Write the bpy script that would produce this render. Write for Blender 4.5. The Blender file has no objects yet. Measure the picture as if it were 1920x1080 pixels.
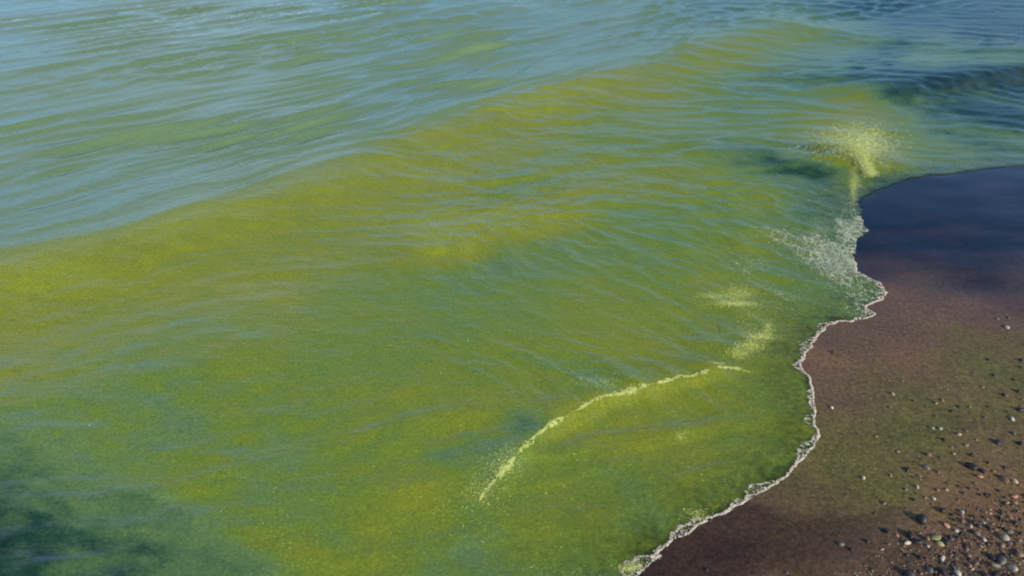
import bpy, math, random
import numpy as np
from mathutils import Vector, Matrix

S = bpy.context.scene
COL = S.collection
rnd = random.Random(11)
RS = np.random.RandomState(7)

# ------------------------------------------------------------------ camera
H = 2.4                       # eye height above the swash, metres
PITCH = math.radians(27.0)
FPX = 960 / math.tan(math.radians(30))
cam = bpy.data.cameras.new('camera')
cam.lens = 18 / math.tan(math.radians(30))
cam.sensor_width = 36
cam.clip_start = 0.05
cam.clip_end = 9000
cam_o = bpy.data.objects.new('camera', cam)
COL.objects.link(cam_o)
cam_o.location = (0, 0, H)
cam_o.rotation_euler = (math.pi / 2 - PITCH, 0, 0)
cam.dof.use_dof = True
cam.dof.focus_distance = 4.8
cam.dof.aperture_fstop = 2.6
S.camera = cam_o

# ------------------------------------------------------------------ sky, sun, exposure
CX, CY = 7.9, 4.2
SUN_EL = math.radians(21)
sun_dir = Vector((0.68, -0.73, 0)).normalized() * math.cos(SUN_EL) + Vector((0, 0, math.sin(SUN_EL)))
W = bpy.data.worlds.new('World')
S.world = W
W.use_nodes = True
wn, wl = W.node_tree.nodes, W.node_tree.links
bgn = wn['Background']
sky = wn.new('ShaderNodeTexSky')
sky.sky_type = 'NISHITA'
sky.sun_disc = False
sky.sun_elevation = SUN_EL
sky.sun_rotation = math.atan2(sun_dir.x, sun_dir.y)
sky.air_density = 1.0
sky.dust_density = 0.7
sky.ozone_density = 8.0
bgn.inputs['Strength'].default_value = 0.12
# thin cloud added out of view, offset picked to pale the left-hand reflections
tcw = wn.new('ShaderNodeTexCoord')
mpw = wn.new('ShaderNodeMapping'); mpw.inputs['Scale'].default_value = (1, 1, 1.6); mpw.inputs['Location'].default_value = (CX, CY, 0.3)
cn = wn.new('ShaderNodeTexNoise'); cn.inputs['Scale'].default_value = 1.15; cn.inputs['Detail'].default_value = 4.0; cn.inputs['Roughness'].default_value = 0.5
cm = wn.new('ShaderNodeMapRange'); cm.interpolation_type = 'SMOOTHSTEP'
cm.inputs['From Min'].default_value = 0.42; cm.inputs['From Max'].default_value = 0.68; cm.inputs['To Max'].default_value = 0.45
cx = wn.new('ShaderNodeMix'); cx.data_type = 'RGBA'; cx.inputs[7].default_value = (9.5, 10.0, 10.2, 1)
wl.new(tcw.outputs['Generated'], mpw.inputs['Vector']); wl.new(mpw.outputs[0], cn.inputs['Vector']); wl.new(cn.outputs['Fac'], cm.inputs['Value'])
wl.new(cm.outputs[0], cx.inputs[0]); wl.new(sky.outputs[0], cx.inputs[6]); wl.new(cx.outputs[2], bgn.inputs['Color'])
sl = bpy.data.lights.new('sun', 'SUN')
sl.energy = 4.8
sl.angle = math.radians(0.6)
sl.color = (1.0, 0.93, 0.82)
so = bpy.data.objects.new('sun', sl)
COL.objects.link(so)
so.rotation_euler = (-sun_dir).to_track_quat('-Z', 'Y').to_euler()
so.location = (6, -3, 6)
S.view_settings.view_transform = 'Standard'
S.view_settings.look = 'None'
S.view_settings.gamma = 1
S.view_settings.exposure = 0.58
S.render.engine = 'CYCLES'
S.cycles.filter_width = 2.0
S.render.resolution_x = 1024
S.render.resolution_y = 576

# ------------------------------------------------------------------ numeric helpers
cP, sP = math.cos(PITCH), math.sin(PITCH)

def ground(u, v, z=0.0):
    """where a sight line of the reference view meets the level z"""
    a, b = (u - 960) / FPX, (540 - v) / FPX
    dx, dy, dz = a, cP + b * sP, -sP + b * cP
    t = (z - H) / dz
    return (dx * t, dy * t)

def chart(x, y, z=0.0):
    """map coordinates of the surveyed beach (clamped outside the survey)"""
    yf = y * cP + (H - z) * sP
    yu = y * sP - (H - z) * cP
    yf = np.maximum(yf, 0.6)
    u = 960 + FPX * x / yf
    v = 540 - FPX * yu / yf
    return np.clip(u, -260, 2180), np.clip(v, -70, 1260)

_perm = RS.permutation(512)
_perm = np.concatenate([_perm, _perm, _perm])
_ang = RS.rand(1536) * 2 * np.pi
_gx, _gy = np.cos(_ang), np.sin(_ang)

def pn(x, y):
    xi = np.floor(x).astype(np.int64); yi = np.floor(y).astype(np.int64)
    xf, yf = x - xi, y - yi
    uu = xf * xf * xf * (xf * (xf * 6 - 15) + 10); vv = yf * yf * yf * (yf * (yf * 6 - 15) + 10)
    xi &= 511; yi &= 511
    def g(ix, iy, fx, fy):
        h = _perm[_perm[ix] + iy]
        return _gx[h] * fx + _gy[h] * fy
    a = g(xi, yi, xf, yf); b = g(xi + 1, yi, xf - 1, yf)
    c = g(xi, yi + 1, xf, yf - 1); d = g(xi + 1, yi + 1, xf - 1, yf - 1)
    return ((a + (b - a) * uu) + ((c + (d - c) * uu) - (a + (b - a) * uu)) * vv) * 1.5

def fbm(x, y, o=3, g=0.5):
    r, a, f = 0, 1.0, 1.0
    for k in range(o):
        r = r + a * pn(x * f + 17.3 * k, y * f - 9.1 * k)
        a *= g; f *= 2.03
    return r

def sstep(a, b, x):
    t = np.clip((x - a) / (b - a), 0, 1)
    return t * t * (3 - 2 * t)

def smooth_line(pts, n=5):
    P = np.array(pts, float)
    P = np.vstack([2 * P[0] - P[1], P, 2 * P[-1] - P[-2]])
    out = []
    for i in range(1, len(P) - 2):
        for k in range(n):
            t = k / n
            out.append(0.5 * (2 * P[i] + (P[i + 1] - P[i - 1]) * t + (2 * P[i - 1] - 5 * P[i] + 4 * P[i + 1] - P[i + 2]) * t * t
                              + (3 * P[i] - P[i - 1] - 3 * P[i + 1] + P[i + 2]) * t ** 3))
    out.append(P[-2])
    return np.array(out)

def line_dist(x, y, L):
    """distance, side (+ left of travel) and 0..1 position along a polyline"""
    best = np.full(x.shape, 1e18); side = np.zeros(x.shape); tt = np.zeros(x.shape)
    seg = np.diff(L, axis=0); ln = np.hypot(seg[:, 0], seg[:, 1]); cum = np.concatenate([[0], np.cumsum(ln)])
    for i in range(len(seg)):
        px, py = x - L[i, 0], y - L[i, 1]
        s = seg[i]
        t = np.clip((px * s[0] + py * s[1]) / (ln[i] ** 2 + 1e-12), 0, 1)
        dx, dy = px - s[0] * t, py - s[1] * t
        d = dx * dx + dy * dy
        m = d < best
        best = np.where(m, d, best)
        side = np.where(m, np.sign(s[0] * py - s[1] * px), side)
        tt = np.where(m, (cum[i] + t * ln[i]) / cum[-1], tt)
    return np.sqrt(best), side, tt

def inside(x, y, poly):
    r = np.zeros(x.shape, bool)
    n = len(poly)
    for i in range(n):
        x1, y1 = poly[i]; x2, y2 = poly[(i + 1) % n]
        if y1 == y2: continue
        c = ((y1 > y) != (y2 > y)) & (x < (x2 - x1) * (y - y1) / (y2 - y1) + x1)
        r ^= c
    return r

# ------------------------------------------------------------------ the waterline
shore_px = [(1195, 1080), (1222, 1046), (1290, 1000), (1345, 970), (1400, 940), (1450, 910), (1490, 880), (1520, 845),
            (1535, 812), (1527, 780), (1526, 740), (1519, 705), (1502, 684), (1520, 656), (1534, 630), (1562, 605),
            (1602, 603), (1638, 594), (1627, 575), (1650, 562), (1661, 546), (1642, 528), (1611, 510), (1600, 488),
            (1603, 462), (1622, 430), (1612, 400), (1612, 378), (1650, 357), (1720, 334), (1800, 326), (1850, 319), (1920, 313),
            (1990, 312)]
shore_w = [ground(u, v) for u, v in shore_px]
shore_w = [(-340, -260), (-7, -3.6), (-2.4, 0.1), (-0.6, 1.35)] + shore_w + [(6.6, 7.75), (9, 8.4), (16, 10.5), (60, 22), (700, 260)]
near = smooth_line(shore_w[2:-3], 9)
_j = near[:, 0] * 3.1 + near[:, 1] * 4.3
_k = np.clip(np.hypot(near[:, 0], near[:, 1]) / 4.0, .4, 1.6)
near = near + np.stack([0.016 * fbm(near[:, 0] * 11, near[:, 1] * 11, 3) * _k, 0.016 * fbm(near[:, 0] * 11 + 50, near[:, 1] * 11, 3) * _k], -1)
SH = np.vstack([shore_w[:2], near, shore_w[-3:]])
POLY = [tuple(p) for p in SH] + [(6000, 5000), (-6000, 5000), (-6000, -2000)]
SHC = np.array(shore_w)

def shore_sd(x, y):
    """signed distance to the waterline, + on the water side"""
    dc, _, _ = line_dist(x, y, SHC)
    m = dc < 0.6
    d = dc.copy()
    if m.any():
        d[m] = line_dist(x[m], y[m], SH)[0]
    s = np.where(inside(x, y, POLY), 1.0, -1.0)
    return d * s

def sand_z(x, y, sd):
    up = np.where(sd < 0, 0.10 * (1 - np.exp(sd * 0.16)) + 0.0, 0)
    dn = np.where(sd > 0, -0.9 * (1 - np.exp(-sd * 0.05)), 0)
    z = up + dn + 0.004 * fbm(x * 1.3, y * 1.3, 2)
    dry = sstep(0.3, 1.6, -sd) 
    z = z + 0.0016 * fbm(x * 22, y * 22, 3) * (0.25 + dry)
    return z

# scattered survey anchors -> smooth field over the chart
def field(u, v, anchors, sig=80.0):
    num = np.zeros(u.shape); den = np.full(u.shape, 1e-9)
    for a in anchors:
        s = sig * (a[3] if len(a) > 3 else 1.0)
        w = np.exp(-(((u - a[0]) ** 2 + ((v - a[1]) * 1.9) ** 2) / (2 * s * s))) + 1e-7 / (1 + (((u - a[0]) / 300) ** 2 + ((v - a[1]) / 160) ** 2))
        num += w * a[2]; den += w
    return num / den

ALGAE_SHADE = [(0, 20, .30), (0, 70, .30), (300, 60, .32), (600, 50, .36), (900, 30, .36), (1200, 25, .28), (1400, 10, .2), (1550, 15, .12), (1700, 20, .08), (1900, 20, .05),
         (0, 190, .44), (250, 180, .46), (600, 140, .45), (850, 100, .38), (1050, 90, .32), (1200, 70, .3), (0, 300, .38), (0, 400, .36), (200, 350, .36), (400, 290, .37), (600, 230, .36), (800, 170, .33),
         (0, 530, 1), (150, 500, 1), (300, 460, 1), (450, 410, 1), (600, 370, .98), (700, 310, .92), (850, 270, .95), (950, 210, .95), (1060, 175, 1), (1200, 155, .96), (1330, 110, .85), (1470, 62, .85),
         (1600, 80, .55, .6), (1750, 95, .5, .6), (1900, 110, .5, .6), (1650, 120, .12, .7), (1500, 130, .2, .7), (1900, 60, .06), (1750, 55, .08, .7), (1880, 145, .0, .5), (1780, 155, .0, .5), (1700, 168, .04, .5), (1800, 210, .12), (1900, 230, .12),
         (1300, 210, .6), (1200, 250, .64), (1420, 170, .4), (1480, 230, .6), (1600, 235, 1, .9), (1560, 260, .95, .6), (1640, 255, .9, .7), (1700, 268, .55), (1800, 290, .5), (1900, 290, .42), (1760, 310, .4, .6),
         (1490, 310, .06, .5), (1550, 322, .04, .45), (1420, 298, .18, .5), (1350, 290, .4, .5), (1570, 282, .95, .5), (1625, 290, 1, .5), (1665, 285, .8, .5), (1500, 272, .75, .5), (1250, 330, .78), (1100, 330, .8), (1400, 350, .72, .8), (1500, 345, .55, .5), (1540, 375, .35, .6), (1600, 350, .45, .5), (1650, 340, .2, .5),
         (1000, 300, .75), (0, 640, .9), (0, 720, .82), (200, 600, .86), (450, 520, .88), (620, 470, .86), (850, 455, 1.12, .6), (1000, 420, 1.15, .6), (1080, 400, 1.0, .6), (1200, 420, .62), (1050, 500, .5), (1200, 520, .6), (900, 560, .55), (700, 560, .7),
         (650, 640, .66), (480, 640, .72), (300, 690, .6), (820, 640, .66), (1000, 620, .72), (1150, 620, .76), (1300, 600, .76), (1380, 560, .85, .7), (1400, 470, .7), (1300, 420, .55), (1520, 470, .5), (1550, 560, .62),
         (600, 740, .7), (850, 720, .74), (1080, 700, .62, .7), (100, 750, .6), (120, 700, .78, .6), (60, 800, .52), (250, 800, .6), (450, 830, .7), (700, 800, .76), (900, 780, .85, .8), (958, 795, .15, .35), (1095, 715, .3, .35), (905, 850, .5, .4), (880, 870, .6, .6),  # two small low spots paint the shade behind the bore
         (0, 860, .38), (0, 940, .34), (0, 1010, .16, .7), (50, 1060, .10, .8), (150, 1030, .36), (130, 930, .46), (280, 970, .45), (260, 1070, .28), (400, 1070, .38), (380, 920, .78), (500, 1000, .62), (560, 930, .62), (640, 1050, .6),  # lowest values paint a shadow into the left corner
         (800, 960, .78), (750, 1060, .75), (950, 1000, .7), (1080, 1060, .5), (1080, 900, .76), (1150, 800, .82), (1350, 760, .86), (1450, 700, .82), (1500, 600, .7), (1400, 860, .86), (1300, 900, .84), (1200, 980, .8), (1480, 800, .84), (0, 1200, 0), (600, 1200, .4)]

# ------------------------------------------------------------------ waves
def swell_line(px, z, n=4):
    return smooth_line([ground(u, v, z) for u, v in px], n)

L_main = swell_line([(-700, 640), (-300, 560), (0, 478), (200, 438), (380, 388), (520, 345), (640, 300), (730, 250), (860, 208), (980, 172), (1120, 138), (1260, 98), (1380, 62), (1480, 38), (1560, 30)], 0.10, 3)
L_back = swell_line([(-600, 240), (0, 130), (300, 95), (600, 45), (800, 20), (1000, -5)], 0.06, 3)
L_mid = swell_line([(640, 500), (780, 468), (900, 440), (1000, 408), (1090, 392), (1180, 392)], 0.03, 3)
L_bore = swell_line([(900, 925), (915, 903), (935, 880), (985, 833), (1020, 803), (1070, 770), (1110, 747), (1170, 731), (1240, 713), (1300, 698), (1370, 684), (1440, 689)], 0.03, 8)
L_bore = L_bore + np.stack([0.014 * fbm(L_bore[:, 0] * 5, L_bore[:, 1] * 5, 3), 0.014 * fbm(L_bore[:, 0] * 5 + 30, L_bore[:, 1] * 5, 3)], -1)
L_east = swell_line([(1560, 180), (1640, 168), (1720, 150), (1800, 138), (1920, 122), (2100, 105), (2400, 90)], 0.08, 3)
L_haze = swell_line([(1480, 40), (1600, 62), (1700, 74), (1800, 90), (1920, 100), (2100, 110), (2500, 120)], 0.05, 3)
L_hollow = swell_line([(1240, 272), (1340, 274), (1440, 284), (1540, 298), (1590, 310)], 0.06, 3)
L_inner = swell_line([(1280, 620), (1350, 650), (1400, 640), (1440, 620)], 0.02, 3)
L_fore = swell_line([(-300, 820), (0, 780), (150, 760), (320, 690), (480, 640), (640, 600)], 0.02, 3)

def swell(x, y, L, amp, wf, wb, taper=0.12, jag=0.0):
    d, s, t = line_dist(x, y, L)
    d = d * s                       # + is the far side of the crest
    if jag: d = d + jag * fbm(x * 4, y * 4, 2)
    e = sstep(0, taper, t) * (1 - sstep(1 - taper, 1, t))
    return amp * e * np.where(d < 0, np.exp(-(d / wf) ** 2), np.exp(-(d / wb) ** 2))

def train(x, y, p0, p1, lo, hi, n, rs, spread=12, jitter=0.0):
    """a group of small waves whose crests run like the chart line p0-p1"""
    a, b = np.array(ground(*p0)), np.array(ground(*p1))
    ang = math.atan2(b[1] - a[1], b[0] - a[0]) + math.pi / 2
    h = np.zeros(x.shape)
    for k in range(n):
        lam = math.exp(rs.uniform(math.log(lo), math.log(hi)))
        th = ang + math.radians(rs.normal(0, spread))
        kk = 2 * math.pi / lam
        ph = rs.uniform(0, 6.28)
        c = np.sin(kk * (math.cos(th) * x + math.sin(th) * y) + ph)
        c = c + 0.45 * (c * c - 0.5) * 2
        h += lam * c
    return h / math.sqrt(n) * 0.02

def water_fields(x, y):
    r = np.hypot(x, y)
    sd = shore_sd(x, y)
    wx = 0.30 * fbm(x * 0.7, y * 0.7, 2); wy = 0.30 * fbm(x * 0.7 + 40, y * 0.7, 2)
    X, Y = x + wx * 0.55, y + wy * 0.55
    u, v = chart(x + wx * 0.35, y + wy * 0.35)
    u0, v0 = chart(x, y)
    rs = np.random.RandomState(3)
    # masks for the groups of small waves
    d_main, s_main, _ = line_dist(x, y, L_main)
    behind = sstep(-0.35, 0.25, d_main * s_main)
    right = sstep(900, 1400, u0) * (1 - sstep(330, 420, v0))
    fan = sstep(500, 900, u0) * sstep(380, 470, v0) * (1 - sstep(700, 850, v0)) + sstep(1150, 1350, u0) * sstep(310, 370, v0) * (1 - sstep(600, 720, v0))
    fan = np.clip(fan, 0, 1)
    lowl = sstep(620, 900, v0)
    gust = np.clip(0.75 + 0.9 * fbm(x * 0.28, y * 0.4 + 5, 2), 0.35, 1.25)
    tA = train(X, Y, (100, 360), (600, 240), 0.30, 0.62, 20, rs, 6)
    tA2 = train(X, Y, (100, 360), (600, 240), 0.13, 0.26, 16, rs, 10)
    tB = train(X, Y, (1100, 200), (1500, 215), 0.16, 0.60, 20, rs, 17)
    tC = train(X, Y, (900, 470), (1250, 600), 0.09, 0.40, 26, rs, 24)
    tD = train(X, Y, (200, 700), (600, 640), 0.10, 0.5, 18, rs, 30)
    tE = train(X, Y, (200, 700), (600, 640), 0.05, 0.11, 18, rs, 60)
    att = 1 / (1 + (r / 60) ** 2)
    h = gust * (behind * (2.3 * tA + 0.8 * tA2) * (1 - 0.6 * right) + right * 1.0 * tB + 1.35 * fan * tC * (1 - 0.4 * right)
                + (1 - behind) * (1 - fan) * (1 - right) * (1.15 * tD) + 0.50 * tE * (1 - 0.3 * lowl))
    calm = 1 - 0.75 * np.exp(-(sd / 0.45) ** 2) * (v0 > 480)
    h = h * calm * att
    sw = (swell(x, y, L_main, 0.12, 0.62, 1.1, 0.08, 0.035) + swell(x, y, L_back, 0.07, 0.9, 1.4, 0.08, 0.2)
          + swell(x, y, L_mid, 0.03, 0.20, 0.5, 0.3, 0.05) + swell(x, y, L_bore, 0.034, 0.055, 0.21, 0.18, 0.02)
          + swell(x, y, L_east, 0.11, 0.42, 1.0, 0.15, 0.08) + swell(x, y, L_haze, 0.05, 0.5, 0.9, 0.15, 0.1)
          + swell(x, y, L_hollow, 0.045, 0.22, 0.5, 0.3, 0.05) + swell(x, y, L_inner, 0.018, 0.05, 0.2, 0.3, 0.03)
          + swell(x, y, L_fore, 0.03, 0.3, 0.5, 0.3, 0.1))
    gx, gy = ground(1606, 300)
    dd = np.hypot(x - gx, (y - gy) * 0.8)
    sw = sw + 0.09 * np.exp(-(dd / 0.30) ** 2) * (1 + 0.15 * fbm(x * 9, y * 9, 2)) 
    far = 0.03 * fbm(x * 0.12, y * 0.3, 2) * sstep(14, 30, r)
    h = h + sw + far
    # height stands over the sand, thinning to a lip at the waterline
    zs = sand_z(x, y, sd)
    shallow = sstep(0.0, 1.3, sd)
    lip = 0.007 * (1 - np.exp(-np.maximum(sd, 0) / 0.02)) * 1.0
    level = zs * (1 - shallow) + shallow * (-0.004) + lip
    near_edge = sstep(0.0, 0.35, sd)
    z = np.where(sd > 0, level + (h * near_edge), zs + sd * 0.35)
    z = np.where(sd > 0, np.maximum(z, zs + lip * 0.9), z)
    # suspended algae, with shade painted in behind the bore and in the left corner
    u, v = chart(x + wx * 0.35, y + wy * 0.35, sw)
    a = field(u, v, ALGAE_SHADE, 62)
    a = a + (0.10 * fbm(X * 1.1, Y * 1.6, 3) + 0.05 * fbm(x * 5, y * 8, 2)) * (1 - 0.7 * behind)
    dm = d_main * s_main + 0.10 * fbm(x * 2.2, y * 2.2, 3)
    a = a - 0.06 * sstep(-0.02, 0.30, dm) * (1 - sstep(1.0, 2.2, dm)) * (1 - sstep(1350, 1480, u0)) + 0.10 * np.exp(-((dm + .15) / .25) ** 2)
    xr, yr = X * .93 - Y * .37, X * .37 + Y * .93
    a = a + (0.09 * fbm(xr * 1.3, yr * 5.0, 3) + 0.08 * fbm(xr * 4 + 9, yr * 11, 2)) * (1 - 0.75 * behind) * .8
    d_b, s_b, t_b = line_dist(x, y, L_bore)
    a = a + 0.25 * np.clip(.6 + fbm(x * 5, y * 5, 2), 0, 1.3) * np.exp(-(d_b / 0.045) ** 2) * sstep(0.05, .4, t_b) * (1 - sstep(.85, 1, t_b))
    sx, sy = ground(1605, 262, 0.10)
    a = a + 0.28 * np.exp(-(((x - sx) / .30) ** 2 + ((y - sy) / .55) ** 2)) * np.clip(.9 + .5 * fbm(x * 9, y * 2.5, 2), .2, 1.5)
    dpt = 1 - np.exp(-np.maximum(sd, 0) / 0.20)
    dpt = np.clip(0.45 + 0.55 * dpt + (0.3 * fbm(x * 6, y * 6, 3) + .35 * fbm(x * 28, y * 28, 2)) * (1 - dpt), 0.05, 1) * sstep(-0.01, 0.05, sd)
    de, se, te = line_dist(x, y, L_east)
    de = de * se
    eb = np.exp(-((de + .22) / .20) ** 2) * sstep(.0, .25, te)
    a = a * (1 - .9 * eb)
    a = a - lowl * (0.07 - 0.22 * sstep(150, 650, u0) * fbm(xr * 1.6 + 3, yr * 2.6, 3))
    silt = behind * (1 - sstep(1150, 1450, u0)) * (1 - sstep(0.9, 1.3, a))
    return z, sd, np.clip(a, 0, 1.25), dpt, silt

# ------------------------------------------------------------------ grids
def fan_grid(step_deg, k, rmin=0.5):
    ang = np.concatenate([np.arange(-180, -60, 4.0), np.arange(-60, -36, 0.8), np.arange(-36, 36, step_deg), np.arange(36, 60, 0.8), np.arange(60, 181, 4.0)])
    r = [rmin]
    while r[-1] < 7000:
        q = r[-1]
        if q < 1.9: s = 0.05
        elif q < 19: s = max(k * (q * q + H * H) / H / 887, 0.004)
        else: s = q * 0.06
        r.append(q + s)
    return np.radians(ang), np.array(r)

def to_mesh(name, X, Y, Z, keep, attrs, mat):
    n, m = X.shape
    idx = np.arange(n * m).reshape(n, m)
    q = np.stack([idx[:-1, :-1], idx[:-1, 1:], idx[1:, 1:], idx[1:, :-1]], -1).reshape(-1, 4)
    q = q[keep.ravel()[q].any(1)]
    used = np.zeros(n * m, bool); used[q.ravel()] = True
    new = np.cumsum(used) - 1
    q = new[q]
    co = np.stack([X.ravel(), Y.ravel(), Z.ravel()], -1)[used].astype(np.float32)
    me = bpy.data.meshes.new(name)
    me.vertices.add(len(co)); me.vertices.foreach_set('co', co.ravel())
    me.loops.add(q.size); me.loops.foreach_set('vertex_index', q.ravel().astype(np.int32))
    me.polygons.add(len(q)); me.polygons.foreach_set('loop_start', np.arange(0, q.size, 4, dtype=np.int32))
    me.polygons.foreach_set('loop_total', np.full(len(q), 4, np.int32))
    me.polygons.foreach_set('use_smooth', np.ones(len(q), bool))
    for k, a in attrs.items():
        at = me.attributes.new(k, 'FLOAT', 'POINT')
        at.data.foreach_set('value', a.ravel()[used].astype(np.float32))
    me.update(); me.validate()
    me.materials.append(mat)
    o = bpy.data.objects.new(name, me)
    COL.objects.link(o)
    return o

# ------------------------------------------------------------------ materials
def new_mat(name):
    m = bpy.data.materials.new(name); m.use_nodes = True
    m.node_tree.nodes.clear()
    return m, m.node_tree.nodes, m.node_tree.links

def N(ns, t, **kw):
    n = ns.new(t)
    for k, v in kw.items():
        if k.startswith('i_'): n.inputs[k[2:].replace('_', ' ')].default_value = v
        else: setattr(n, k, v)
    return n

def ramp(ns, stops, mode='LINEAR'):
    r = ns.new('ShaderNodeValToRGB'); r.color_ramp.interpolation = mode
    e = r.color_ramp.elements
    while len(e) < len(stops): e.new(0.5)
    for i, (p, c) in enumerate(stops):
        e[i].position = p; e[i].color = (*c, 1) if len(c) == 3 else c
    return r

def math_(ns, ls, op, a, b=None, c=None, clamp=False):
    n = ns.new('ShaderNodeMath'); n.operation = op; n.use_clamp = clamp
    for i, q in enumerate((a, b, c)):
        if q is None: continue
        if isinstance(q, (int, float)): n.inputs[i].default_value = q
        else: ls.new(q, n.inputs[i])
    return n.outputs[0]

def mix(ns, ls, f, a, b, typ='MIX'):
    n = ns.new('ShaderNodeMix'); n.data_type = 'RGBA'; n.blend_type = typ
    for i, q in ((0, f), (6, a), (7, b)):
        if isinstance(q, (int, float)): n.inputs[i].default_value = q
        elif isinstance(q, tuple): n.inputs[i].default_value = (*q, 1)
        else: ls.new(q, n.inputs[i])
    return n.outputs[2]

def water_material():
    m, ns, ls = new_mat('algae_water')
    out = ns.new('ShaderNodeOutputMaterial')
    al = N(ns, 'ShaderNodeAttribute', attribute_name='algae')  # carries the painted shade as well as the algae
    dp = N(ns, 'ShaderNodeAttribute', attribute_name='murk')
    si = N(ns, 'ShaderNodeAttribute', attribute_name='silt')
    geo = ns.new('ShaderNodeNewGeometry')
    n1 = N(ns, 'ShaderNodeTexNoise', i_Scale=9.0, i_Detail=5.0, i_Roughness=0.65)
    n2 = N(ns, 'ShaderNodeTexNoise', i_Scale=60.0, i_Detail=3.0, i_Roughness=0.6)
    ls.new(geo.outputs['Position'], n1.inputs['Vector']); ls.new(geo.outputs['Position'], n2.inputs['Vector'])
    a = math_(ns, ls, 'ADD', al.outputs['Fac'], math_(ns, ls, 'MULTIPLY', math_(ns, ls, 'SUBTRACT', n1.outputs['Fac'], 0.5), 0.32))
    a = math_(ns, ls, 'ADD', a, math_(ns, ls, 'MULTIPLY', math_(ns, ls, 'SUBTRACT', n2.outputs['Fac'], 0.5), 0.24))
    a = math_(ns, ls, 'MULTIPLY', a, 0.8, clamp=True)
    cr = ramp(ns, [(0.0, (.004, .022, .014)), (0.10, (.015, .050, .026)), (0.22, (.058, .118, .042)), (0.36, (.102, .165, .052)), (0.50, (.118, .174, .022)), (0.74, (.165, .188, .016)), (1.0, (.20, .23, .02))])
    ls.new(a, cr.inputs['Fac'])
    n3 = N(ns, 'ShaderNodeTexNoise', i_Scale=75.0, i_Detail=4.0, i_Roughness=0.75); ls.new(geo.outputs['Position'], n3.inputs['Vector'])
    gr = ramp(ns, [(0.30, (.55, .62, .60)), (0.5, (1, 1, 1)), (0.62, (1.25, 1.2, 1.15)), (0.72, (2.0, 1.7, 2.2))]); ls.new(n3.outputs['Fac'], gr.inputs['Fac'])
    col = mix(ns, ls, 0.8, mix(ns, ls, math_(ns, ls, 'MULTIPLY', si.outputs['Fac'], 0.75), cr.outputs['Color'], (.130, .200, .100)), gr.outputs['Color'], 'MULTIPLY')
    dif = ns.new('ShaderNodeBsdfDiffuse'); ls.new(col, dif.inputs['Color'])
    # light scattered inside murky water hardly follows the slope of its surface
    va = N(ns, 'ShaderNodeVectorMath', operation='MULTIPLY_ADD'); ls.new(geo.outputs['Normal'], va.inputs[0]); va.inputs[1].default_value = (.40, .40, .40); va.inputs[2].default_value = (0, 0, .60)
    vn = N(ns, 'ShaderNodeVectorMath', operation='NORMALIZE'); ls.new(va.outputs[0], vn.inputs[0]); ls.new(vn.outputs[0], dif.inputs['Normal'])
    tr = ns.new('ShaderNodeBsdfTransparent'); tr.inputs['Color'].default_value = (.88, .86, .50, 1)
    body = ns.new('ShaderNodeMixShader')
    ls.new(dp.outputs['Fac'], body.inputs[0]); ls.new(tr.outputs[0], body.inputs[1]); ls.new(dif.outputs[0], body.inputs[2])
    mp = N(ns, 'ShaderNodeMapping'); mp.inputs['Rotation'].default_value = (0, 0, math.radians(-22)); mp.inputs['Scale'].default_value = (1.0, 2.6, 1)
    ls.new(geo.outputs['Position'], mp.inputs['Vector'])
    b1 = N(ns, 'ShaderNodeTexNoise', i_Scale=8.0, i_Detail=4.0, i_Roughness=0.55, i_Distortion=0.6)
    ls.new(mp.outputs[0], b1.inputs['Vector'])
    bump = N(ns, 'ShaderNodeBump', i_Strength=0.22, i_Distance=0.02); ls.new(b1.outputs['Fac'], bump.inputs['Height'])
    gl = N(ns, 'ShaderNodeBsdfGlossy', i_Roughness=0.055); ls.new(bump.outputs[0], gl.inputs['Normal'])
    fr = N(ns, 'ShaderNodeFresnel', i_IOR=1.34); ls.new(bump.outputs[0], fr.inputs['Normal'])
    fin = ns.new('ShaderNodeMixShader')
    ls.new(fr.outputs[0], fin.inputs[0]); ls.new(body.outputs[0], fin.inputs[1]); ls.new(gl.outputs[0], fin.inputs[2])
    ls.new(fin.outputs[0], out.inputs['Surface'])
    return m

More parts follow.
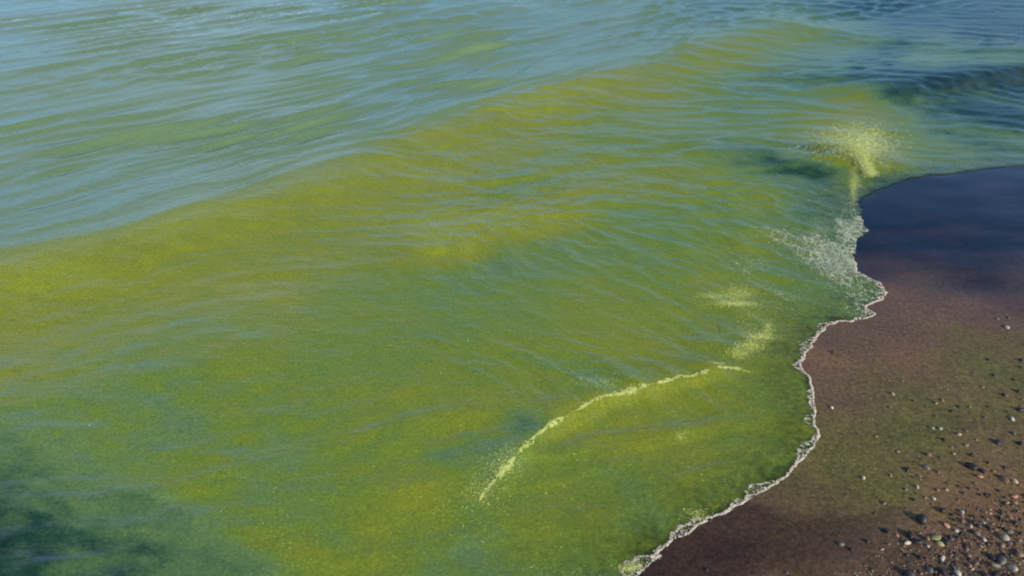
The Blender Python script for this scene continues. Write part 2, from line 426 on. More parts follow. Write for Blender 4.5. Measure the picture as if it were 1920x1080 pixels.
def sand_material():
    m, ns, ls = new_mat('wet_sand')
    out = ns.new('ShaderNodeOutputMaterial')
    fl = N(ns, 'ShaderNodeAttribute', attribute_name='film_shade')
    gr = N(ns, 'ShaderNodeAttribute', attribute_name='algae_film')
    geo = ns.new('ShaderNodeNewGeometry')
    def noise(s, d=4.0, r=0.6):
        n = N(ns, 'ShaderNodeTexNoise', i_Scale=s, i_Detail=d, i_Roughness=r); ls.new(geo.outputs['Position'], n.inputs['Vector']); return n.outputs['Fac']
    big, mid, fine = noise(1.6), noise(9.0, 5.0, .7), noise(140.0, 3.0, .7)
    c0 = ramp(ns, [(0.3, (.108, .060, .040)), (0.5, (.142, .080, .048)), (0.72, (.180, .092, .044))]); ls.new(big, c0.inputs['Fac'])
    c1 = ramp(ns, [(0.35, (.080, .082, .022)), (0.7, (.130, .108, .028))]); ls.new(mid, c1.inputs['Fac'])
    g2 = math_(ns, ls, 'MULTIPLY', gr.outputs['Fac'], math_(ns, ls, 'ADD', mid, 0.5), clamp=True)
    c = mix(ns, ls, g2, c0.outputs['Color'], c1.outputs['Color'])
    fr = ramp(ns, [(0.30, (.35, .35, .36)), (0.45, (.9, .9, .9)), (0.60, (1.05, 1.05, 1.05)), (0.72, (1.7, 1.65, 1.55))]); ls.new(fine, fr.inputs['Fac'])
    c = mix(ns, ls, 1.0, c, fr.outputs['Color'], 'MULTIPLY')
    g3 = ramp(ns, [(0.32, (.62, .60, .58)), (0.5, (1, 1, 1)), (0.68, (1.4, 1.4, 1.4))]); ls.new(noise(48.0, 3.0, .75), g3.inputs['Fac'])
    c = mix(ns, ls, 1.0, c, g3.outputs['Color'], 'MULTIPLY')
    wet = mix(ns, ls, fl.outputs['Fac'], (1.0, 1.0, 1.0), (.04, .05, .09))  # wet darkening, which also paints shade into the sand colour
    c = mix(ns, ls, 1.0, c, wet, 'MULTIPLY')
    bmp = N(ns, 'ShaderNodeBump', i_Distance=0.004)
    ls.new(fine, bmp.inputs['Height'])
    ls.new(math_(ns, ls, 'MULTIPLY', math_(ns, ls, 'SUBTRACT', 1.0, fl.outputs['Fac']), 0.7), bmp.inputs['Strength'])
    p = N(ns, 'ShaderNodeBsdfPrincipled'); ls.new(c, p.inputs['Base Color']); ls.new(bmp.outputs[0], p.inputs['Normal'])
    p.inputs['IOR'].default_value = 1.36
    ls.new(math_(ns, ls, 'MULTIPLY_ADD', fl.outputs['Fac'], -0.2, 0.2), p.inputs['Specular IOR Level'])
    ro = math_(ns, ls, 'MULTIPLY_ADD', fl.outputs['Fac'], -0.40, 0.52)
    ls.new(ro, p.inputs['Roughness'])
    # the standing film of water
    p.inputs['Coat IOR'].default_value = 1.33
    p.inputs['Coat Roughness'].default_value = 0.08
    ls.new(fl.outputs['Fac'], p.inputs['Coat Weight'])
    ls.new(p.outputs[0], out.inputs['Surface'])
    return m

def plain(name, col, rough=0.5, var=0.25, scale=30, bump=0.3, spec=0.5, sss=0.0):
    m, ns, ls = new_mat(name)
    out = ns.new('ShaderNodeOutputMaterial')
    tc = ns.new('ShaderNodeTexCoord')
    n = N(ns, 'ShaderNodeTexNoise', i_Scale=scale, i_Detail=4.0, i_Roughness=0.65); ls.new(tc.outputs['Object'], n.inputs['Vector'])
    oi = ns.new('ShaderNodeObjectInfo')
    r = ramp(ns, [(0.3, tuple(q * (1 - var) for q in col)), (0.7, tuple(min(q * (1 + var), .95) for q in col))]); ls.new(n.outputs['Fac'], r.inputs['Fac'])
    br = math_(ns, ls, 'MULTIPLY_ADD', oi.outputs['Random'], 0.6, 0.7)
    c = mix(ns, ls, 1.0, r.outputs['Color'], br, 'MULTIPLY')
    p = N(ns, 'ShaderNodeBsdfPrincipled', i_Roughness=rough); ls.new(c, p.inputs['Base Color'])
    p.inputs['Specular IOR Level'].default_value = spec * .4
    b = N(ns, 'ShaderNodeBump', i_Strength=bump, i_Distance=0.003); ls.new(n.outputs['Fac'], b.inputs['Height']); ls.new(b.outputs[0], p.inputs['Normal'])
    ls.new(p.outputs[0], out.inputs['Surface'])
    return m

M_water, M_sand = water_material(), sand_material()

# ------------------------------------------------------------------ the ground: beach and sea bed
A, R = fan_grid(0.16, 1.7)
AA, RR = np.meshgrid(A, R, indexing='xy')
X, Y = RR * np.sin(AA), RR * np.cos(AA)
sd = shore_sd(X, Y)
Z = sand_z(X, Y, sd)
u, v = chart(X + 0.12 * fbm(X, Y, 3), Y + 0.25 * fbm(X + 9, Y, 3))
FILM_SHADE = [(1640, 390, 1), (1700, 360, 1), (1850, 340, 1), (1650, 440, 1), (1700, 450, 1), (1900, 470, 1), (1800, 480, .95), (1640, 490, .75), (1750, 512, .6), (1900, 530, .75),  # standing water film, with cast shade painted in on the blue sand
        (1700, 550, .25), (1850, 570, .15), (1650, 620, .18), (1750, 640, .12), (1600, 700, .10), (1900, 640, .08), (1700, 750, .05), (1560, 850, .06), (1650, 900, .03), (1850, 900, 0), (1500, 960, .22), (1400, 1040, .65), (1600, 1050, .45), (1500, 1040, .6), (1800, 1050, 0), (1250, 1080, .7), (1700, 1075, .3), (2100, 420, 1), (2100, 600, .1)]  # bottom anchors paint edge vignetting into the sand
GREEN = [(1800, 400, 0), (1700, 560, .05), (1900, 580, .1), (1620, 640, .05), (1560, 640, .1), (1560, 720, .3), (1600, 740, .6), (1700, 690, .2), (1800, 690, .75), (1900, 680, .6), (1620, 790, .75), (1750, 760, .9), (1850, 760, .8), (1700, 850, 1), (1600, 860, .85), (1800, 860, .6), (1900, 820, .5),
         (1560, 920, .8), (1500, 960, .7), (1650, 920, .8), (1480, 1000, .4), (1600, 1000, .5), (1850, 930, .15), (1800, 1000, .3), (1900, 1050, .1), (1400, 1040, .1), (1300, 1060, 0), (1650, 1050, .15)]
film_shade = np.clip(field(u, v, FILM_SHADE, 45) + 0.10 * fbm(X * 1.5, Y * 5, 4), 0, 1)
grn = np.clip(field(u, v, GREEN, 50) + 0.25 * fbm(X * 3, Y * 3, 3), 0, 1)
beach = to_mesh('beach_sand', X, Y, Z, np.ones(X.shape, bool), {'film_shade': film_shade, 'algae_film': grn}, M_sand)
beach['kind'] = 'structure'
beach['label'] = 'dark wet brown sand beach running under the green water'

# ------------------------------------------------------------------ the water
A, R = fan_grid(0.09, 0.85)
AA, RR = np.meshgrid(A, R, indexing='xy')
X, Y = RR * np.sin(AA), RR * np.cos(AA)
Z, sdw, alg_shade, murk, silt = water_fields(X, Y)
water = to_mesh('sea_water', X, Y, Z, sdw > -0.05, {'algae': alg_shade, 'murk': murk, 'silt': silt}, M_water)  # 'algae' also carries the shade painted behind the bore and in the left corner
water['kind'] = 'structure'
water['label'] = 'shallow green sea water clouded with algae, small waves running to shore'

# ------------------------------------------------------------------ foam
import bmesh
def ico(sub):
    bm = bmesh.new(); bmesh.ops.create_icosphere(bm, subdivisions=sub, radius=1.0)
    V = np.array([p.co[:] for p in bm.verts]); F = np.array([[q.index for q in f.verts] for f in bm.faces]); bm.free()
    return V, F
ICO1, ICO2 = ico(1), ico(2)

def blobs(name, P, rad, flat, mat, label, cat='sea foam', parts=ICO1, wob=0.25):
    """many little bubbles and clots of froth joined in one mesh"""
    V, F = parts
    n = len(P)
    sc = rad[:, None] * np.stack([np.exp(RS.normal(0, wob, n)), np.exp(RS.normal(0, wob, n)), flat * np.ones(n)], -1)
    th = RS.rand(n) * 6.283
    c, s = np.cos(th), np.sin(th)
    q = V[None] * sc[:, None, :] * (1 + RS.normal(0, 0.10, (n, len(V), 1)))
    x = q[..., 0] * c[:, None] - q[..., 1] * s[:, None]; y = q[..., 0] * s[:, None] + q[..., 1] * c[:, None]
    co = np.stack([x, y, q[..., 2]], -1) + P[:, None, :]
    idx = (F[None] + (np.arange(n) * len(V))[:, None, None]).reshape(-1, 3)
    me = bpy.data.meshes.new(name)
    me.vertices.add(n * len(V)); me.vertices.foreach_set('co', co.astype(np.float32).ravel())
    me.loops.add(idx.size); me.loops.foreach_set('vertex_index', idx.ravel().astype(np.int32))
    me.polygons.add(len(idx)); me.polygons.foreach_set('loop_start', np.arange(0, idx.size, 3, dtype=np.int32))
    me.polygons.foreach_set('loop_total', np.full(len(idx), 3, np.int32))
    me.polygons.foreach_set('use_smooth', np.ones(len(idx), bool))
    me.update(); me.materials.append(mat)
    o = bpy.data.objects.new(name, me); COL.objects.link(o)
    o['kind'] = 'stuff'; o['label'] = label; o['category'] = cat
    return o

M_foam = plain('pale_foam', (.37, .33, .26), .45, .3, 60)
M_foam_g = plain('yellow_green_foam', (.42, .46, .13), .4, .3, 60)
M_foam_b = plain('grey_green_foam', (.22, .25, .17), .45, .35, 60)

def on_water(x, y):
    z, s, _, _, _ = water_fields(x, y)
    return z, s

def along(L, n, width, bias=0.0):
    seg = np.diff(L, axis=0); ln = np.hypot(seg[:, 0], seg[:, 1]); cum = np.concatenate([[0], np.cumsum(ln)])
    t = RS.rand(n) * cum[-1]
    i = np.clip(np.searchsorted(cum, t) - 1, 0, len(seg) - 1)
    f = (t - cum[i]) / ln[i]
    p = L[i] + seg[i] * f[:, None]
    nrm = np.stack([-seg[i][:, 1], seg[i][:, 0]], -1) / ln[i][:, None]
    return p, nrm, t / cum[-1], t

# lip of foam along the waterline (from the bottom of the picture to the frothy patch)
a0, a1 = np.array(ground(1090, 1180)), ground(1600, 488)
_i0 = int(np.argmin(np.hypot(near[:, 0] - a0[0], near[:, 1] - a0[1]))); _i1 = int(np.argmin(np.hypot(near[:, 0] - a1[0], near[:, 1] - a1[1])))
Ls = near[max(_i0 - 22, 0):_i1 + 1]
p, nrm, t, tm = along(Ls, 125000, 0)
clump = np.clip(0.55 + 1.1 * fbm(tm * 5.0, tm * 0 + 3, 3), 0.08, 1.5)
gap = fbm(tm * 14 + 2, tm * 0, 2)
strand = 0.012 + 0.062 * np.clip(fbm(tm * 5 + 31, tm * 0, 4) + .12, -0.1, 1.0)      # a second, older line inside
which = RS.rand(len(t))
off = np.where(which < .40, np.abs(RS.normal(0, .0035, len(t))) + 0.001,
      np.where(which < .62, strand + RS.normal(0, .003, len(t)), RS.rand(len(t)) ** 1.3 * np.maximum(strand, .006) * 1.25))
off = np.maximum(off, -0.001)
x, y = p[:, 0] + nrm[:, 0] * off, p[:, 1] + nrm[:, 1] * off
lac = np.abs(fbm(x * 30, y * 30, 2)); fine_ = fbm(x * 90, y * 90, 2)
k = np.where(which < .40, RS.rand(len(t)) < np.clip(.42 + 1.0 * gap, .08, 1), np.where(which < .62, RS.rand(len(t)) < np.clip(.35 - 1.2 * gap + .6 * clump - .3, .05, 1), (lac < .11) | (RS.rand(len(t)) < .12)))
k &= (fine_ > -.22) | (RS.rand(len(t)) < .25)
x, y, off = x[k], y[k], off[k]
z, s = on_water(x, y)
rad = np.exp(RS.normal(math.log(0.0014), 0.38, len(x)))
blobs('shore_foam', np.stack([x, y, np.maximum(z, sand_z(x, y, s)) + rad * 0.25], -1), rad, 0.55, M_foam, 'thin winding lip of beige foam where the green water meets the brown sand')

# froth of the small breaking bore
p, nrm, t, tm = along(L_bore, 80000, 0)
inten = np.exp(-((t - .17) / .09) ** 2) + .9 * np.exp(-((t - .34) / .03) ** 2) + 1.0 * np.exp(-((t - .58) / .12) ** 2) + .75 * np.exp(-((t - .88) / .08) ** 2) + .10
inten *= np.clip(.55 + 1.3 * fbm(tm * 8, tm * 0, 3), .02, 1.5)
off = RS.normal(0, 1, len(t)) * 0.0075 * (0.4 + inten) - 0.004
k = (RS.rand(len(t)) < inten * 0.75) & (fbm(tm * 40, off * 60, 2) > -.25)
k &= t < .90 + .06 * RS.rand(len(t))
x, y = (p[:, 0] + nrm[:, 0] * off)[k], (p[:, 1] + nrm[:, 1] * off)[k]
z, s = on_water(x, y)
rad = np.exp(RS.normal(math.log(0.00115), 0.4, len(x)))
blobs('wave_foam', np.stack([x, y, z + rad * .2], -1), rad, 0.6, M_foam_g, 'yellow green froth line on the small breaking wave in the foreground')

def patch(cx, cy, sx, sy, n, rot=0.0):
    a = RS.normal(0, 1, n) * sx; b = RS.normal(0, 1, n) * sy
    c, s = math.cos(rot), math.sin(rot)
    return cx + a * c - b * s, cy + a * s + b * c

# lace of foam left by the wave that met the beach
xs, ys = [], []
for (pu, pv, su, sv, n) in [(1560, 440, 40, 26, 26000), (1500, 450, 40, 20, 12000), (1595, 415, 20, 22, 12000), (1605, 375, 6, 22, 3500), (1575, 490, 30, 16, 22000), (1545, 530, 60, 30, 4500), (1450, 490, 50, 20, 1400), (1600, 560, 40, 26, 2600)]:
    uu, vv = patch(pu, pv, su, sv, n * 9)
    q = np.array(ground(uu, vv)).T
    xs.append(q[:, 0]); ys.append(q[:, 1])
x, y = np.concatenate(xs), np.concatenate(ys)
l1 = np.abs(fbm(x * 7, y * 4.5, 3)); l2 = np.abs(fbm(x * 17 + 7, y * 9, 2)); l3 = fbm(x * 2.6, y * 1.6 + 4, 3)
k = ((l1 < 0.08) & (RS.rand(len(x)) < .6) | ((l2 < 0.06) & (RS.rand(len(x)) < .5)) | (RS.rand(len(x)) < .05)) & (RS.rand(len(x)) < np.clip(.38 + 1.8 * l3, .04, .9))
x, y = x[k], y[k]
z, s = on_water(x, y)
k = s > 0.0
x, y, z = x[k], y[k], z[k]
rad = np.exp(RS.normal(math.log(0.0013), 0.45, len(x)))
blobs('lace_foam', np.stack([x, y, z + rad * .15], -1), rad, 0.45, M_foam_b, 'broken lace of grey green foam where the wave washes onto the dark sand')

# froth patches inside the shallows
xs, ys = [], []
for (pu, pv, su, sv, n) in [(1335, 553, 16, 4, 260), (1385, 548, 18, 8, 700), (1378, 567, 24, 3, 800), (1410, 600, 18, 18, 200), (1428, 630, 14, 5, 600), (1440, 615, 5, 8, 200), (1408, 650, 14, 5, 350), (1385, 665, 12, 5, 300), (1345, 685, 10, 3, 80),
                            (1130, 722, 36, 7, 200), (1275, 816, 6, 4, 60), (945, 870, 20, 14, 300), (905, 915, 18, 16, 250), (535, 1000, 22, 34, 60), (905, 960, 60, 40, 100), (1185, 1066, 14, 5, 260), (1604, 312, 5, 18, 1500), (1600, 345, 4, 22, 900), (1310, 968, 14, 8, 130)]:
    uu, vv = patch(pu, pv, su, sv, n * 3)
    q = np.array([ground(a, b) for a, b in zip(uu, vv)])
    xs.append(q[:, 0]); ys.append(q[:, 1])
x, y = np.concatenate(xs), np.concatenate(ys)
z, s = on_water(x, y)
k = s > 0.01
x, y, z = x[k], y[k], z[k]
rad = np.exp(RS.normal(math.log(0.0011), 0.4, len(x)))
blobs('froth_patch', np.stack([x, y, z + rad * .2], -1), rad, 0.5, M_foam_g, 'small loose patches of yellow green froth in the shallows behind the foam lip')

# single bubbles riding on the shallows
n = 16000
uu = RS.uniform(-60, 1640, n); vv = RS.uniform(520, 1130, n)
dens = np.clip((uu - 250) / 900, .03, 1) * np.clip((vv - 500) / 300, .1, 1)
k = RS.rand(n) < dens
q = np.array([ground(a, b) for a, b in zip(uu[k], vv[k])])
x, y = q[:, 0], q[:, 1]
k = fbm(x * 6, y * 6, 3) > -0.05
x, y = x[k], y[k]
z, s = on_water(x, y)
k = s > 0.02
x, y, z = x[k], y[k], z[k]
rad = np.exp(RS.normal(math.log(0.0010), 0.4, len(x)))
blobs('water_bubbles', np.stack([x, y, z], -1), rad, 0.5, M_foam_g, 'tiny pale bubbles scattered over the green shallows', 'bubbles')

# the splash where two waves meet
gx, gy = ground(1606, 300, 0.03)
n = 30000
ph = RS.normal(-.1, .75, n); hgt = np.abs(RS.normal(0, 1, n)) * 0.45
ph = np.round(ph * 7 + RS.normal(0, .25, n)) / 7 + RS.normal(0, .035, n)
px_ = gx + np.sin(ph) * hgt * 0.52 + RS.normal(0, .012, n)
pz_ = np.cos(ph) * hgt * 0.42 * np.clip(1 - hgt * .35, .2, 1)
py_ = gy + RS.normal(0, .09, n) + hgt * 0.1
st = RS.rand(n) < 0.3
px_ = np.where(st, gx - .01 + RS.normal(0, .03, n), px_); pz_ = np.where(st, RS.rand(n) * .05, pz_)
py_ = np.where(st, gy - .35 * RS.rand(n), py_)
zb, s = on_water(px_, py_)
rad = np.exp(RS.normal(math.log(0.0016), 0.45, n)) * np.clip(1.15 - pz_, .45, 1)
M_spray = plain('splash_spray', (.60, .66, .26), .4, .2, 60)
_t = M_spray.node_tree; _p = [q for q in _t.nodes if q.type == 'BSDF_PRINCIPLED'][0]; _o = [q for q in _t.nodes if q.type == 'OUTPUT_MATERIAL'][0]
_l = _t.nodes.new('ShaderNodeBsdfTransparent'); _m = _t.nodes.new('ShaderNodeMixShader'); _m.inputs[0].default_value = .6
_t.links.new(_p.outputs[0], _m.inputs[1]); _t.links.new(_l.outputs[0], _m.inputs[2]); _t.links.new(_m.outputs[0], _o.inputs['Surface'])
k = (pz_ + zb > zb) & (pz_ < .40)
blobs('splash', np.stack([px_, py_, zb * .6 + pz_], -1)[k], rad[k], 0.9, M_spray, 'yellow green splash thrown up where two small waves meet', 'splash')

# ------------------------------------------------------------------ pebbles
cols = {'pale': (.30, .265, .21), 'grey': (.090, .082, .072), 'dark': (.022, .02, .02), 'brown': (.12, .075, .05), 'red': (.26, .13, .095), 'tan': (.26, .19, .12), 'olive': (.20, .20, .08)}
SM = {k: plain(k + '_pebble', c, .42, .3, 3.0, .4) for k, c in cols.items()}
V2, F2 = ICO2
stone_mesh = {}
def get_stone(kind, var):
    key = (kind, var)
    if key in stone_mesh: return stone_mesh[key]
    rs = np.random.RandomState(100 + var)
    V = V2.copy()
    d = rs.normal(0, 1, (5, 3)); d /= np.linalg.norm(d, axis=1)[:, None]
    for q in d:                                   # knock broad facets off a round stone
        lim = rs.uniform(.55, .85)
        pr = V @ q
        V = V - np.maximum(pr - lim, 0)[:, None] * q * 0.85
    V = V * (1 + rs.normal(0, .03, (len(V), 1)))
    V = V * np.array([1.0, rs.uniform(.5, .85), rs.uniform(.45, .75)])
    me = bpy.data.meshes.new('pebble')
    me.from_pydata([tuple(p) for p in V], [], [tuple(int(i) for i in f) for f in F2])
    me.polygons.foreach_set('use_smooth', np.ones(len(F2), bool)); me.update()
    me.materials.append(SM[kind]); stone_mesh[key] = me
    return me

placed = []
def pebble(u, v, size_px, kind, label, group=None, cat='pebble'):
    x, y = ground(u, v, 0.03)
    dist = math.sqrt(x * x + y * y + H * H)
    r = size_px * .86 / 2 / FPX * dist
    sdv = shore_sd(np.array([x]), np.array([y]))
    z = float(sand_z(np.array([x]), np.array([y]), sdv)[0])
    o = bpy.data.objects.new('pebble', get_stone(kind, rnd.randrange(9)))
    o.scale = (r * rnd.uniform(.85, 1.2), r * rnd.uniform(.85, 1.1), r * rnd.uniform(.85, 1.15))
    o.rotation_euler = (rnd.uniform(-.3, .3), rnd.uniform(-.3, .3), rnd.uniform(0, 6.28))
    o.location = (x, y, z + r * .16)
    o['label'] = label; o['category'] = cat
    if group: o['group'] = group
    COL.objects.link(o)
    placed.append((u, v, size_px))
    return o

LONE = 'pebbles scattered singly on the open wet sand'
lone = [  # some dark entries stand in for the shadow of a lighter neighbour
 (1890, 608, 13, 'pale', 'pale pebble at the right edge, farthest up the beach, under two tiny dark ones'),
 (1872, 592, 8, 'brown', 'tiny brown pebble above left of the farthest pale pebble'),
 (1893, 590, 8, 'brown', 'tiny brown pebble straight above the farthest pale pebble'),
 (1562, 652, 9, 'dark', 'lone dark pebble on red brown sand just right of the foam lip'),
 (1561, 756, 10, 'pale', 'lone pale pebble beside the foam lip, left of all others'),
 (1675, 731, 10, 'tan', 'tan pebble with dark shadow, upper of a close pair in mid beach'),
 (1671, 756, 9, 'grey', 'grey pebble, lower of the close pair in mid beach'),
 (1855, 668, 10, 'dark', 'dark pebble on olive sand, upper right of the mid beach'),
 (1916, 670, 11, 'dark', 'dark pebble cut by the right edge, level with a dark one to its left'),
 (1757, 750, 10, 'tan', 'long tan pebble topmost in the loose row right of mid beach'),
 (1800, 757, 9, 'dark', 'small dark pebble between the long tan one and the grey one'),
 (1788, 765, 10, 'dark', 'dark pebble lowest of the loose dark trio'),
 (1820, 757, 8, 'grey', 'small grey pebble at the right end of the loose dark trio'),
 (1912, 730, 13, 'dark', 'flat dark pebble at the right edge above two dark ones'),
 (1913, 764, 15, 'dark', 'larger dark pebble at the right edge below the flat dark one'),
 (1900, 781, 12, 'pale', 'pale pebble with dark shadow, left below the larger dark edge pebble'),
 (1750, 795, 10, 'pale', 'pale pebble, left of a tight pair on olive sand'),
 (1765, 796, 12, 'pale', 'pale pebble, right of the tight pair on olive sand'),
 (1813, 801, 9, 'brown', 'small brown pebble right of the tight pale pair'),
 (1621, 887, 10, 'pale', 'bright round pebble with long shadow on olive sand, lone at left'),
 (1672, 883, 8, 'olive', 'faint olive pebble right of the lone bright round pebble'),
 (1704, 873, 14, 'dark', 'dark pebble on smooth olive sand above the pale trio'),
 (1722, 905, 12, 'pale', 'bright pebble, topmost of the pale trio'),
 (1701, 909, 9, 'grey', 'grey pebble, left of the pale trio'),
 (1717, 928, 10, 'dark', 'dark pebble, lowest beneath the pale trio'),
 (1753, 926, 10, 'pale', 'small bright pebble on brown sand right of the pale trio'),
 (1814, 828, 11, 'tan', 'tan elongated pebble right above the small dark one on olive sand'),
 (1824, 846, 9, 'dark', 'small dark pebble just below the tan elongated one'),
 (1872, 824, 18, 'dark', 'wide dark pebble near the right edge with pale tip'),
 (1914, 826, 15, 'dark', 'dark pebble cut by right edge, level with the wide dark pebble'),
 (1822, 868, 26, 'dark', 'largest dark stone of the double dark pair over a pink pebble'),
 (1844, 876, 18, 'dark', 'right stone of the double dark pair over a pink pebble'),
 (1840, 887, 13, 'red', 'pink pebble tucked under the double dark pair'),
 (1884, 892, 20, 'brown', 'brown stone with dark shadow, left of a tan one near right edge'),
 (1904, 896, 13, 'tan', 'tan pebble right of the brown stone near the right edge'),
 (1887, 870, 11, 'dark', 'dark pebble above the brown stone near the right edge'),
 (1865, 877, 10, 'brown', 'brown pebble between the double dark pair and the brown stone'),
 (1838, 911, 10, 'brown', 'brown pebble alone below the pink pebble'),
 (1903, 925, 13, 'red', 'reddish pebble at right edge, right of a small dark one'),
 (1886, 926, 9, 'dark', 'small dark pebble left of the reddish pebble at the right edge'),
 (1771, 949, 18, 'dark', 'flat dark stone on brown sand left of a bright pebble'),
 (1788, 957, 11, 'dark', 'dark pebble touching the lower right of the flat dark stone'),
 (1806, 952, 12, 'pale', 'bright oval pebble right of the flat dark stone'),
 (1732, 968, 30, 'dark', 'broad black stone, biggest in the lower beach'),
 (1777, 978, 15, 'red', 'pink pebble right of the broad black stone'),
 (1662, 987, 18, 'dark', 'dark sliver stone left of the gravel, nearest the bare sand'),
 (1684, 995, 10, 'red', 'pink pebble just right of the dark sliver stone'),
 (1630, 1007, 12, 'dark', 'dark round pebble lone left of the gravel'),
 (1580, 1012, 14, 'grey', 'grey pebble farthest left beside the gravel'),
 (1598, 1021, 13, 'dark', 'dark pebble right below the farthest left grey pebble'),
 (1669, 1012, 9, 'brown', 'small brown pebble under the pink pebble left of the gravel'),
 (1326, 1059, 12, 'dark', 'lone dark pebble on black brown sand at the bottom, near the foam lip'),
 (1332, 966, 13, 'dark', 'dark stone standing in the foam lip at lower centre'),
 (1314, 962, 10, 'dark', 'small dark stone just inside the foam lip at lower centre'),
 (1477, 1064, 9, 'grey', 'faint grey pebble on the dark sand at the bottom edge'),
 (1485, 1073, 9, 'dark', 'dark pebble touching the bottom edge below the faint grey one'),
 (1604, 1066, 8, 'grey', 'tiny grey pebble at the bottom, left of the gravel'),
]
for a in lone: pebble(*a, group=LONE)
key = [  # dark stones here partly model shadows cast by lit stones
 (1703, 1010, 14, 'pale', 'pale pebble under two dark streaks at the left end of the gravel'),
 (1708, 995, 22, 'dark', 'dark stone over the pale pebble at the left end of the gravel'),
 (1722, 1008, 20, 'dark', 'dark wedge stone right of the left end pale pebble in the gravel'),
 (1740, 1003, 18, 'brown', 'brown stone in the gravel below the broad black stone'),
 (1743, 1016, 10, 'pale', 'tiny bright pebble below the brown stone in the gravel'),
 (1757, 1002, 20, 'olive', 'olive yellow stone in the middle of the left gravel'),
 (1764, 1012, 16, 'olive', 'olive green stone under the olive yellow one in the gravel'),
 (1796, 988, 12, 'pale', 'pale pebble at the upper edge of the gravel'),
 (1832, 993, 17, 'grey', 'round light grey stone high in the gravel'),
 (1848, 974, 11, 'pale', 'bright pebble above the gravel, right of the dark shadow row'),
 (1829, 972, 16, 'dark', 'dark stone standing in for shade in the row above the gravel'),
 (1838, 980, 14, 'dark', 'second dark stone standing in for shade in the row above the gravel'),
 (1886, 1003, 20, 'pale', 'large bright oval stone in the right gravel'),
 (1847, 1005, 13, 'pale', 'pale stone below the round light grey one'),
 (1895, 991, 15, 'grey', 'grey stone above the large bright oval stone'),
 (1900, 1060, 20, 'pale', 'bright stone lowest in the right corner gravel'),
 (1880, 1046, 24, 'grey', 'broad grey stone in the corner gravel'),
 (1797, 1068, 18, 'pale', 'pale stone at the bottom edge, middle of the gravel'),
 (1745, 1062, 16, 'grey', 'grey pebble at the bottom edge, left half of the gravel'),
 (1770, 1040, 14, 'pale', 'pale stone between the olive stones and the bottom edge'),
 (1705, 1070, 26, 'dark', 'black stone cut by the bottom edge, left end of the gravel'),
 (1768, 1066, 22, 'dark', 'black stone cut by the bottom edge, mid gravel'),
 (1862, 1038, 20, 'dark', 'dark stone left of the broad grey stone in the corner gravel'),
 (1820, 1055, 16, 'red', 'reddish stone near the bottom edge in the gravel'),
 (1872, 1070, 18, 'dark', 'dark stone at the bottom edge in the right corner'),
 (1913, 1035, 18, 'brown', 'brown stone cut by the right edge low in the gravel'),
]
for a in key: pebble(*a, group='larger stones in the gravel patch')
# the unnamed rest of the gravel, still one object each
cl = 0
tries = 0
while cl < 110 and tries < 20000:
    tries += 1
    u = rnd.uniform(1690, 1918); v = rnd.uniform(880, 1078)
    lim = 1070 - (u - 1690) * 0.62                      # the gravel thickens to the corner
    pr = (v - lim + 50) / 110
    if rnd.random() > pr: continue
    sz = min(max(rnd.lognormvariate(2.15, .45), 5), 22)
    if any((u - a) ** 2 + ((v - b) * 1.3) ** 2 < ((sz + c) * .36) ** 2 for a, b, c in placed): continue
    kd = rnd.choices(['grey', 'brown', 'tan', 'dark', 'pale', 'red', 'olive'], [20, 34, 8, 34, 1, 4, 1])[0]
    pebble(u, v, sz, kd, 'small wet pebble in the crowded gravel patch of the bottom right corner', group='small pebbles of the corner gravel')
    cl += 1

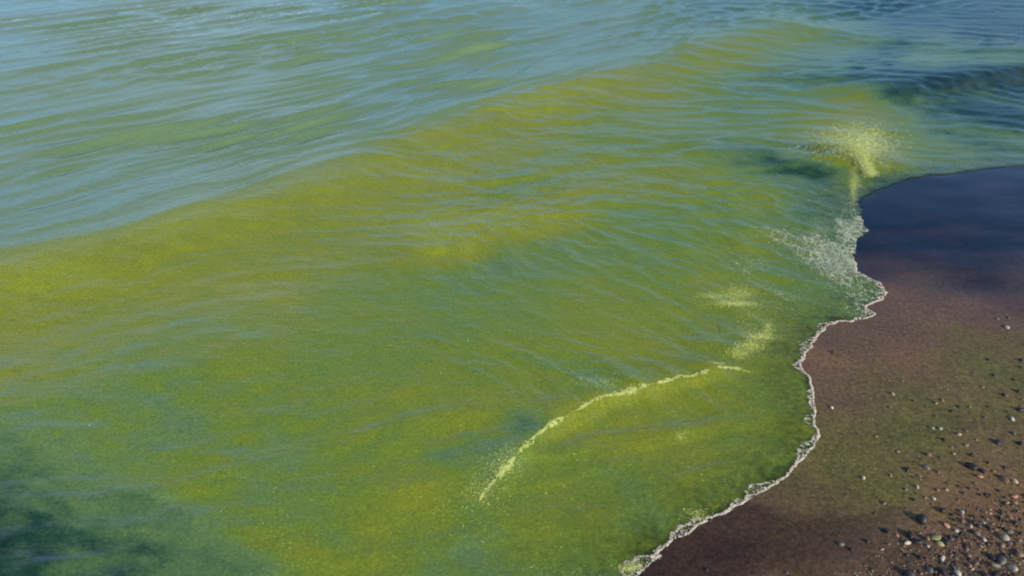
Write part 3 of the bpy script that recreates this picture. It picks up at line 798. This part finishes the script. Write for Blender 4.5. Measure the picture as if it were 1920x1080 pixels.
tries = 0; cl = 0
while cl < 34 and tries < 5000:
    tries += 1
    u = rnd.uniform(1640, 1918); v = rnd.uniform(640, 960)
    if v < 1000 - (u - 1600) * 1.15 or v > 1020 - (u - 1690) * .5: continue
    sz = min(max(rnd.lognormvariate(2.2, .3), 6), 15)
    if any((u - a) ** 2 + ((v - b) * 1.3) ** 2 < ((sz + c) * .8) ** 2 for a, b, c in placed): continue
    pebble(u, v, sz, rnd.choices(['dark', 'brown', 'grey', 'tan'], [12, 9, 3, 3])[0], 'small stone half sunk in olive brown sand at right, above the gravel', group='half sunk stones of the mid beach')
    cl += 1

# grit and out-of-the-way gravel up the beach: nobody could count it
def grit(n, fn, mn, sg, mat, name, label):
    x, y = fn(n)
    s = shore_sd(x, y)
    k = s < -0.03
    x, y, s = x[k], y[k], s[k]
    rad = np.exp(RS.normal(math.log(mn), sg, len(x)))
    z = sand_z(x, y, s) + rad * .2
    blobs(name, np.stack([x, y, z], -1), rad, .65, mat, label, 'grit', wob=.3)
def corner(n):
    u = RS.uniform(1560, 1960, n); v = RS.uniform(700, 1120, n)
    w = np.clip((v - (1040 - (u - 1600) * 0.55)) / 90, 0, 1) * .9 + .07 * (u > 1640)
    k = RS.rand(n) < w
    q = np.array([ground(a, b) for a, b in zip(u[k], v[k])])
    return q[:, 0], q[:, 1]
def upbeach(n):
    x = RS.uniform(1.7, 6, n); y = RS.uniform(-2, 6, n)
    k = (x > 0.62 * y + 1.1) & (fbm(x, y, 2) > -.15)
    return x[k], y[k]
grit(2600, corner, .0030, .4, SM['brown'], 'brown_grit', 'fine brown grit among the corner pebbles')
grit(1500, corner, .0034, .4, SM['dark'], 'dark_grit', 'fine black grit among the corner pebbles')
grit(500, corner, .0030, .4, SM['tan'], 'tan_grit', 'fine tan grit among the corner pebbles')
def beyond(n):
    u = RS.uniform(1700, 2500, n); v = RS.uniform(850, 1500, n)
    k = ((u > 1935) | (v > 1095)) & (RS.rand(n) < np.clip((v - (1040 - (u - 1600) * .45)) / 200, 0, 1) * np.clip((2500 - u) / 400, 0, 1) * np.clip((1500 - v) / 250, 0, 1))
    q = np.array(ground(u[k], v[k])).T
    return q[:, 0], q[:, 1]
grit(900, beyond, .009, .45, SM['brown'], 'brown_gravel', 'brown gravel beyond the right and near edges of the corner patch')
grit(700, beyond, .010, .45, SM['dark'], 'dark_gravel', 'black gravel beyond the right and near edges of the corner patch')
grit(5000, upbeach, .008, .4, SM['grey'], 'gravel', 'grey gravel further up the beach beyond the right edge')
